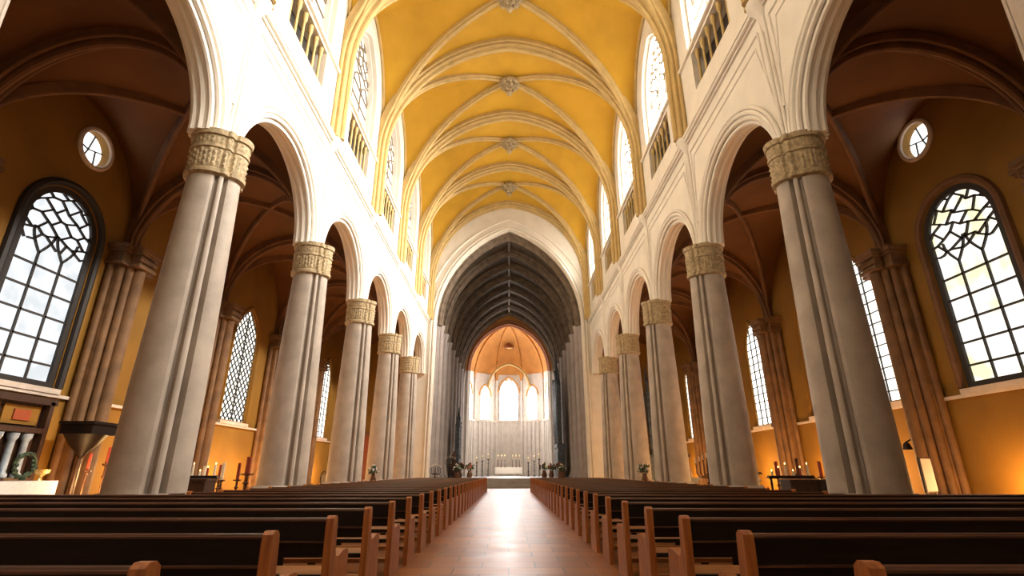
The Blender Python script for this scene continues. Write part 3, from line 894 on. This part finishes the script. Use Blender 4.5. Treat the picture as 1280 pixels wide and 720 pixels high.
for i, (x, y, h, w) in enumerate(((-10.6,19.0,.9,'wax'),(-10.2,19.3,.95,'red_wax'),(-9.85,18.8,1.0,'wax'),(-9.5,19.2,1.0,'red_wax'),(-9.05,18.9,1.2,'red_wax'),(-8.75,19.4,1.2,'wax'))):
    candlestick('floor_candlestick', 'dark floor candlestick in the left aisle by the ochre wall, %s from the left' % ORD[i], (x,y,0), h, .55, 'bronze', w, True, 'floor candlesticks in the left aisle', .13 if i != 4 else .2)
for i, (x, y, h) in enumerate(((8.2,18.6,1.15),(8.75,19.2,1.0),(9.35,18.9,1.1),(10.15,19.0,1.2),(10.7,18.6,1.1),(11.4,18.7,1.3))):
    candlestick('floor_candlestick', 'dark floor candlestick in the right aisle by the ochre wall, %s from the left' % ORD[i], (x,y,0), h, .5, 'bronze', 'red_wax' if i % 3 else 'bronze', True, 'floor candlesticks in the right aisle', .14)
for i, (x, y, h) in enumerate(((-13.05,16.9,1.6),(-12.8,17.3,1.8),(-12.5,17.1,1.75))):
    candlestick('floor_candlestick', 'slim red candle on floor stand beside the big left wall pier, %s of three' % ORD[i], (x,y,0), h-.3, .5, 'bronze', 'red_wax', True, 'candles beside the left wall pier', .1)

# candelabra cluster on the right, in front of third right column
def candelabrum(label, loc, m='bronze', s=1.0):
    o = thing('candelabrum', label, 'candelabrum', loc); H = 1.55*s
    b = MB(); b.lathe([(.25,0),(.25,.05),(.12,.12),(.05,.2),(.045,.8*s),(.09,.86*s),(.045,.92*s),(.04,H)], 12); b.build('stem', M[m], o)
    for k in range(7):
        x = -.42+.14*k; b = MB(); z = H-.1+.25*s-.06*abs(k-3)
        if k != 3: b.tube([(0,0,H-.55+.06*abs(k-3)), (x*.7,0,H-.55+.02*abs(k-3)), (x,0,H-.35), (x,0,z)], .022, 6, side=(0,1,0))
        else: b.tube([(0,0,H-.1),(0,0,z)], .022, 6)
        b.lathe([(.05,z),(.055,z+.03)], 8, (x,0,0)); b.build('arm', M[m], o)
        b = MB(); b.lathe([(.022,z+.03),(.02,z+.22)], 6, (x,0,0)); b.build('candle', M['wax'], o)
    return o
candelabrum('bronze seven-branched candelabrum standing left of the second right column, nearer one', (7.35, 20.0, 0))
candelabrum('bronze seven-branched candelabrum standing left of the second right column, farther one', (8.3, 21.2, 0), s=1.0)
candelabrum('dark seven-branched candelabrum by the chancel arch, left of the choir opening', (-5.8, 43.0, 0), 'iron')
candelabrum('dark seven-branched candelabrum on the chancel floor beside the left choir wall', (-5.2, 48.3, .75), 'iron')

# flower vases
def flowers(label, loc, s=1.0, white=True):
    o = thing('flower_arrangement', label, 'flowers', loc)
    b = MB(); b.lathe([(.14*s,0),(.18*s,.15*s),(.1*s,.38*s),(.13*s,.44*s)], 12); b.build('vase', M['bronze'], o)
    b = MB(); rnd = random.Random(loc[1]); c = MB()
    for k in range(46):
        a = rnd.uniform(0, 2*pi); rr = rnd.uniform(0, .32)*s; z = .5*s+rnd.uniform(0, .4)*s*(1-rr)
        b.lathe([(.001,-.09*s),(.045*s,0),(.001,.1*s)], 4, (rr*cos(a), rr*sin(a), z))
        if k < 22: c.blob((rr*1.05*cos(a+.5), rr*1.05*sin(a+.5), z+.05), .045*s, 6)
    b.build('foliage', M['leaf'], o); c.build('blossoms', M['petal'] if white else M['red_wax'], o)
    return o
flowers('white flower arrangement on the chancel step, left of the choir opening', (-4.4, 46.6, .75), 1.3)
flowers('white flower arrangement on the chancel step, right of the choir opening', (4.6, 46.6, .75), 1.3)
def pedestal(label, loc, h=.75):
    o = thing('pedestal', label, 'pedestal', loc); b = MB(); b.lathe([(.25,0),(.25,.08),(.16,.14),(.13,h-.15),(.22,h-.05),(.24,h)], 12); b.build('shaft', M['sill'], o); return o
pedestal('short pale stone pedestal carrying flowers before the third right column', (6.65, 26.6, 0)); flowers('white flowers on the pale pedestal before the third right column', (6.65, 26.6, .75), 1.0)
pedestal('short pale stone pedestal carrying flowers before the third left column', (-6.65, 26.8, 0)); flowers('white flowers on the pale pedestal before the third left column', (-6.65, 26.8, .75), .9)

# black cabinets (low chests) in the right aisle and left aisle
def chest(label, loc, w=1.1, d=.6, h=1.15, rz=0):
    o = thing('wooden_chest', label, 'chest', loc, rz)
    b = MB(); b.box(-w/2,w/2,-d/2,d/2,.08,h-.06); b.box(-w/2+.04,w/2-.04,-d/2+.04,d/2-.04,0,.08); b.build('body', M['dark_wood'], o, smooth=0)
    b = MB(); b.box(-w/2-.03,w/2+.03,-d/2-.03,d/2+.03,h-.06,h); b.build('lid', M['dark_wood'], o, smooth=0)
    for sx in (-1,1):
        b = MB(); b.box(min(sx*.04,sx*(w/2-.05)),max(sx*.04,sx*(w/2-.05)),-d/2-.02,-d/2,.18,h-.16); b.build('door', M['dark_wood'], o, smooth=0)
    return o
chest('low black wooden chest in the right aisle, left one of the pair before the candlesticks', (7.2, 13.5, 0), .72, .5, 1.08)
chest('low black chest in the right aisle, right one of the pair by the big column', (8.05, 13.5, 0), .72, .5, 1.08)
chest('low black wooden chest in the left aisle beside the largest left column', (-8.6, 15.0, 0), .9, .5, 1.08)

# notice board, right aisle
o = thing('notice_board', 'blank white notice board on a dark stand left of the right wall pier', 'notice board', (12.3, 15.9, 0), .5)
b = MB(); b.box(-.3,.3,-.02,.02,.72,1.62); b.build('board', M['paper'], o, smooth=0)
b = MB(); b.box(-.33,.33,.0,.05,.68,.72); b.box(-.33,.33,.0,.05,1.62,1.66); b.box(-.34,-.3,.0,.05,.68,1.66); b.box(.3,.34,.0,.05,.68,1.66); b.build('frame', M['dark_wood'], o, smooth=0)
for sx in (-1,1):
    b = MB(); b.tube([(sx*.25,.03,.7),(sx*.28,.03,0)], .025); b.tube([(sx*.28,-.2,.02),(sx*.28,.25,.02)], .025); b.build('leg', M['dark_wood'], o)
# wall lamp bracket over it
o = thing('wall_lamp', 'small dark bracket lamp on the right outer wall above the white notice board', 'lamp', (XO-.1, 19.0, 2.3))
b = MB(); b.tube([(.1,0,0),(-.2,0,.05),(-.4,0,-.05)], .03, side=(0,1,0)); b.build('bracket', M['iron'], o)
b = MB(); b.lathe([(.16,-.3),(.1,-.1),(.02,-.03)], 10, (-.4,0,0)); b.build('lamp_shade', M['iron'], o)
# armchair at right edge
def chair(label, loc, rz):
    o = thing('carved_chair', label, 'chair', loc, rz)
    b = MB(); b.box(-.28,.28,-.26,.26,.42,.48); b.build('seat', M['dark_wood'], o, smooth=0)
    pts = [(-.25,.24,.48),(-.27,.27,.95),(-.18,.29,1.2),(0,.3,1.28),(.18,.29,1.2),(.27,.27,.95),(.25,.24,.48)]
    b = MB(); b.tube(pts, .035, 8, side=(0,1,0)); b.box(-.2,.2,.26,.29,.6,1.12); b.build('backrest', M['dark_wood'], o)
    for sx in (-1,1):
        b = MB(); b.tube([(sx*.27,.25,.72),(sx*.29,-.2,.7),(sx*.27,-.24,.45)], .03, side=(1,0,0)); b.build('armrest', M['dark_wood'], o)
        for sy in (-1,1):
            b = MB(); b.lathe([(.025,0),(.03,.42)], 8, (sx*.24, sy*.22, 0)); b.build('leg', M['dark_wood'], o)
    return o
chair('dark carved armchair against the right outer wall at the picture edge', (13.75, 13.6, 0), -pi/2)
chair('dark carved armchair in the left aisle beside the second left column', (-8.9, 20.4, 0), 2.6)
chair('dark carved armchair in the left aisle behind the third left column', (-9.4, 28.5, 0), 2.6)
# picture on right wall
o = thing('wall_crucifix', 'small dark wooden cross on the ochre wall at the right picture edge', 'cross', (XO-.04, 13.75, 2.95))
b = MB(); b.box(-.03,.03,-.06,.06,-.5,.3); b.build('upright', M['dark_wood'], o, smooth=0)
b = MB(); b.box(-.03,.03,-.28,.28,.0,.1); b.build('crossbar', M['dark_wood'], o, smooth=0)

# carved bracket (dark console) on the left wall pier
o = thing('carved_wall_console', 'dark carved bowl-shaped console jutting from the big left wall pier', 'console', (-13.45, 17.0, 1.75))
b = MB(); b.lathe([(.04,-.1),(.12,-.02),(.16,.08),(.36,.28),(.5,.5),(.58,.62)], 16); b.build('bowl', M['pew'], o)
b = MB(); b.box(-.5,.5,-.45,.6,.62,.92); b.box(-.56,.56,-.5,.6,.92,1.0); b.build('desk', M['pew'], o, smooth=0)
b = MB(); b.lathe([(.07,-1.75),(.07,-.1)], 10); b.build('stem', M['dark_wood'], o)

# side altar against the left wall
o = thing('side_altarpiece', 'dark carved altarpiece with ochre panels under the great left window', 'altarpiece', (-14.62, 14.3, 0))
b = MB(); b.box(0,.35,-2.2,-2.05,0,3.3); b.box(0,.35,2.05,2.2,0,3.3); b.box(0,.35,-2.3,2.3,3.2,3.4); b.box(0,.35,-2.05,2.05,2.35,2.5); b.box(0,.35,-.1,.1,0,2.4); b.box(0,.1,-2.05,2.05,0,3.2); b.build('frame', M['dark_wood'], o, smooth=0)
for y0,y1 in ((-1.95,-.75),(-.6,.6),(.75,1.95)):
    b = MB(); b.box(.1,.16,y0,y1,2.58,3.12); b.build('upper_panel', M['aisle_wall'], o, smooth=0)
    b = MB(); b.box(.16,.2,(y0+y1)/2-.28,(y0+y1)/2+.28,2.7,3.0); b.build('plaque', M['red_wood'], o, smooth=0)
for y in (-1.6,-1.1,.7,1.2,1.65):
    b = MB(); b.lathe([(.14,1.1),(.14,1.18),(.09,1.25),(.09,2.1),(.14,2.2),(.15,2.32)], 12, (.25,y,0)); b.build('colonnette', M['bluegrey'], o)
b = MB(); b.box(.0,.45,-2.05,2.05,.95,1.1); b.build('ledge', M['dark_wood'], o, smooth=0)
o = table('altar_table', 'side altar table under a white cloth before the left altarpiece', (-13.3, 14.3, 0), .9, 2.6, 1.0)
t = MB(); t.box(-.48,.48,-1.34,1.34,1.001,1.02); t.box(.46,.49,-1.34,1.34,.35,1.02); t.box(-.48,.48,-1.36,-1.33,.35,1.02); t.box(-.48,.48,1.33,1.36,.35,1.02)
c = t.build('altar_cloth', M['linen'], None, smooth=0); c.location = (-13.3,14.3,0); c['label'] = 'white linen cloth draped over the side altar at the left edge'; c['category'] = 'altar cloth'
o = thing('gilt_picture_frame', 'gilt framed picture standing on the left side altar', 'picture', (-13.35, 13.5, 1.02), 0)
b = MB(); b.box(-.03,.03,-.5,-.4,0,1.15); b.box(-.03,.03,.4,.5,0,1.15); b.box(-.03,.03,-.5,.5,1.05,1.15); b.box(-.03,.03,-.5,.5,0,.1); b.build('frame', M['gold'], o, smooth=0)
b = MB(); b.box(-.02,.01,-.4,.4,.1,1.05); b.build('painting', M['red_wood'], o, smooth=0)
o = thing('gilt_bowl', 'shallow gilt bowl on a foot standing on the left side altar', 'bowl', (-13.1, 15.35, 1.02))
b = MB(); b.lathe([(.1,0),(.04,.06),(.05,.12),(.22,.2),(.26,.3),(.24,.3),(.18,.22)], 16, sx=.5); b.build('bowl', M['gold'], o)
o = thing('leaf_wreath', 'dark leafy wreath leaning on the white cloth of the left side altar', 'wreath', (-13.1, 14.75, 1.42))
b = MB(); b.tube([(0,.3*cos(k*pi/10),.3*sin(k*pi/10)) for k in range(20)], .05, 6, closed=True, side=(1,0,0)); 
for k in range(40): a = k*pi/20; b.blob((random.uniform(-.05,.05), (.3+random.uniform(-.06,.06))*cos(a), (.3+random.uniform(-.06,.06))*sin(a)), .05, 5)
b.build('wreath', M['leaf'], o)

# red door in the end wall of the left aisle
o = bpy.data.objects.new('door_1', None); COL.objects.link(o); o['kind'] = 'structure'; o.location = (-12.9, 47.38, 0)
b = MB(); b.box(-.9,-.02,-.12,0,0,4.3); b.box(.02,.9,-.12,0,0,4.3)
for sx in (-1,1):
    for z0 in (.3,1.7,3.1): b.box(*sorted((sx*.15,sx*.78)),-.15,-.12,z0,z0+1.0)
b.build('leaf', M['red_wood'], o, smooth=0)
b = MB(); b.box(-1.1,-.9,-.2,0,0,4.5); b.box(.9,1.1,-.2,0,0,4.5); b.box(-1.1,1.1,-.2,0,4.3,4.55); b.build('door_frame', M['pier'], o, smooth=0)
b = MB(); b.blob((.1,-.17,1.2),.05); b.build('door_handle', M['gold'], o)

# carved slate-dark screens / organ cases
def organ(label, loc, w, h, n=7, rz=0, d=1.0):
    o = thing('organ_case', label, 'organ case', loc, rz)
    b = MB(); b.box(-w/2,w/2,-d/2,d/2,0,h*.22); b.box(-w/2-.1,w/2+.1,-d/2-.1,d/2+.1,h*.22,h*.25)
    for k in range(4): b.box(-w/2+.1+k*(w-.1)/4,-w/2+.1+k*(w-.1)/4+(w-.5)/4,-d/2-.05,-d/2,.2,h*.19)
    b.build('base_case', M['slate'], o, smooth=0)
    for k in range(n):
        x = -w/2+w*(k+.5)/n; hh = h*(.55+.25*abs(cos(k*1.25))); r = w/n*.42
        b = MB(); b.lathe([(r*.4,h*.25),(r,h*.33),(r,hh),(r*.8,hh+.02)], 10, (x,-.2,0)); b.build('pipe', M['slate'], o)
    for k in range(3):
        x = -w/2+w*k/2; b = MB(); z = h*.86 if k != 1 else h
        b.box(x-.09,x+.09,-.35,.1,h*.25,z*.86); b.lathe([(.2,z*.86),(.14,z*.88),(.02,z)], 4, (x,-.12,0))
        for q in range(9): b.blob((x+(.13 if q%2 else -.13), -.3, h*.3+q*h*.06), .1, 6)
        b.build('pinnacle', M['slate'], o)
    return o
organ('tall dark carved organ case against the right choir wall', (5.4, 57, .75), 4.2, 13.0, rz=-pi/2, d=.7)
organ('dark organ case filling the end of the right aisle', (12.4, 46.4, 0), 3.2, 10.5)
organ('small dark carved organ case against the left choir wall', (-5.45, 56, .75), 2.0, 7.0, 5, rz=pi/2, d=.6)

# high altar with candles
o = table('high_altar', 'stone high altar table in the apse under the centre window', (0, 70, .75), 3.4, 1.0, 1.05, m='sill')
t = MB(); t.box(-1.75,1.75,-.54,.54,1.052,1.07); t.box(-1.75,1.75,-.56,-.53,.3,1.07)
c = t.build('altar_cloth', M['linen'], None, smooth=0); c.location = (0,70,.75); c['label'] = 'white cloth hanging over the high altar below the apse windows'; c['category'] = 'altar cloth'
for i in range(6):
    x = (-1.4,-.95,-.5,.5,.95,1.4)[i]
    candlestick('altar_candlestick', 'tall candlestick on the high altar, %s from the left' % ORD[i], (x,70,1.82), .9, .5, 'bronze', 'wax', True, 'high altar candlesticks', .09)
for i, x in enumerate((-3.9,-3.2,-2.5,2.4,3.1,3.7)):
    candlestick('floor_candlestick', 'dark candlestick on the chancel floor beside the high altar, %s from the left' % ORD[i], (x,66,.75), 1.6+.2*(i%3), .5, 'iron', 'wax', True, 'chancel floor candlesticks', .14)
for i, (x, y) in enumerate(((3.4,52),(4.2,53.5),(4.8,50.5),(-4.6,51),(-3.8,53))):
    flowers('potted greenery on the chancel floor, %s clump %s of the middle' % (ORD[i if i<3 else i-3], 'right' if x>0 else 'left'), (x,y,.75), 1.5, False)
def statue(label, loc, h, rz=0, m='bronze'):
    o = thing('robed_statue', label, 'statue', loc, rz)
    b = MB(); b.box(-.35,.35,-.35,.35,0,.9); b.box(-.42,.42,-.42,.42,.9,1.0); b.build('pedestal', M['dark_wood'], o, smooth=0)
    s = h/1.75; z0 = 1.0
    b = MB(); b.lathe([(.27*s,z0),(.25*s,z0+.3*s),(.19*s,z0+.8*s),(.17*s,z0+1.0*s),(.22*s,z0+1.35*s),(.19*s,z0+1.44*s),(.07*s,z0+1.49*s),(.065*s,z0+1.54*s),(.10*s,z0+1.60*s),(.11*s,z0+1.67*s),(.08*s,z0+1.75*s),(.01,z0+1.78*s)], 16, sy=.75)
    for sx in (-1,1): b.tube([(sx*.2*s,0,z0+1.38*s),(sx*.27*s,-.05*s,z0+1.12*s),(sx*.06*s,-.22*s,z0+1.15*s)], .055*s, 8)
    b.build('figure', M[m], o); return o
statue('dark robed statue on a pedestal beside the third right column', (8.75, 26.6, 0), 1.5, .4)
statue('dark robed statue on a pedestal before the left choir pier', (-5.1, 50.2, .75), 1.3, -.6)

# ------------------------------------------------------------------ ADDED FILL LIGHTS, WINDOW DAYLIGHT
W = (1, .58, .22)
for loc, p in (((-12.6,16.3,.8),225), ((-13.3,20.6,1.1),288), ((-13.3,26.6,1.1),360), ((-13.3,29.4,1.1),288), ((-13.3,33.8,1.1),360), ((-13.3,40.5,1.1),360),
               ((13.8,15.1,.7),255), ((13.3,20.9,1.1),312), ((13.3,24.4,1.1),312), ((13.2,30.2,1.1),384), ((13.2,36.8,1.1),360), ((13.2,42,1.1),360)):
    point(loc, p*(1.5 if loc[0] > 0 else 1.1), W, .1)  # added points for the warm glow low on the walls, no lit candle there
point((0, 66.5, 3.6), 600, (1, .85, .7), .2)  # added to brighten the altar and lower apse, no lamp stands here
point((-3.6, 52, 1.8), 60, (1, .8, .6), .2)  # added pair for a low glow in the choir, no candles here
point((3.6, 52, 1.8), 60, (1, .8, .6), .2)

for y0, y1 in zip(YC[:-1], YC[1:]):
    l = bpy.data.lights.new('window_daylight', 'AREA'); l.shape = 'RECTANGLE'; l.size = 1.2; l.size_y = 3.6
    l.energy = 1250; l.color = (1, .95, .87); l.spread = radians(95)
    o = bpy.data.objects.new('window_daylight', l); COL.objects.link(o); o.location = (XF+.28, (y0+y1)/2, 19.6)
    o.rotation_euler = (0, radians(90-22), 0)
world = bpy.data.worlds.new('World'); scn.world = world; world.use_nodes = True
world.node_tree.nodes['Background'].inputs['Color'].default_value = (.55, .6, .7, 1)
world.node_tree.nodes['Background'].inputs['Strength'].default_value = .05

# ------------------------------------------------------------------ CAMERA
cam = bpy.data.cameras.new('camera'); co = bpy.data.objects.new('camera', cam); COL.objects.link(co)
co.location = (0, 0, CAM_H)
cam.sensor_width = 36; cam.lens = 18.0
co.rotation_euler = (radians(90+19.77), 0, radians(-.35))
cam.clip_end = 300
scn.camera = co
scn.view_settings.view_transform = 'Standard'; scn.view_settings.look = 'None'
scn.view_settings.exposure = -0.35; scn.view_settings.gamma = 1.0
scn.view_settings.use_curve_mapping = False
scn.cycles.use_denoising = True
scn.cycles.max_bounces = 8; scn.cycles.diffuse_bounces = 2; scn.cycles.glossy_bounces = 4
scn.cycles.sample_clamp_indirect = 40
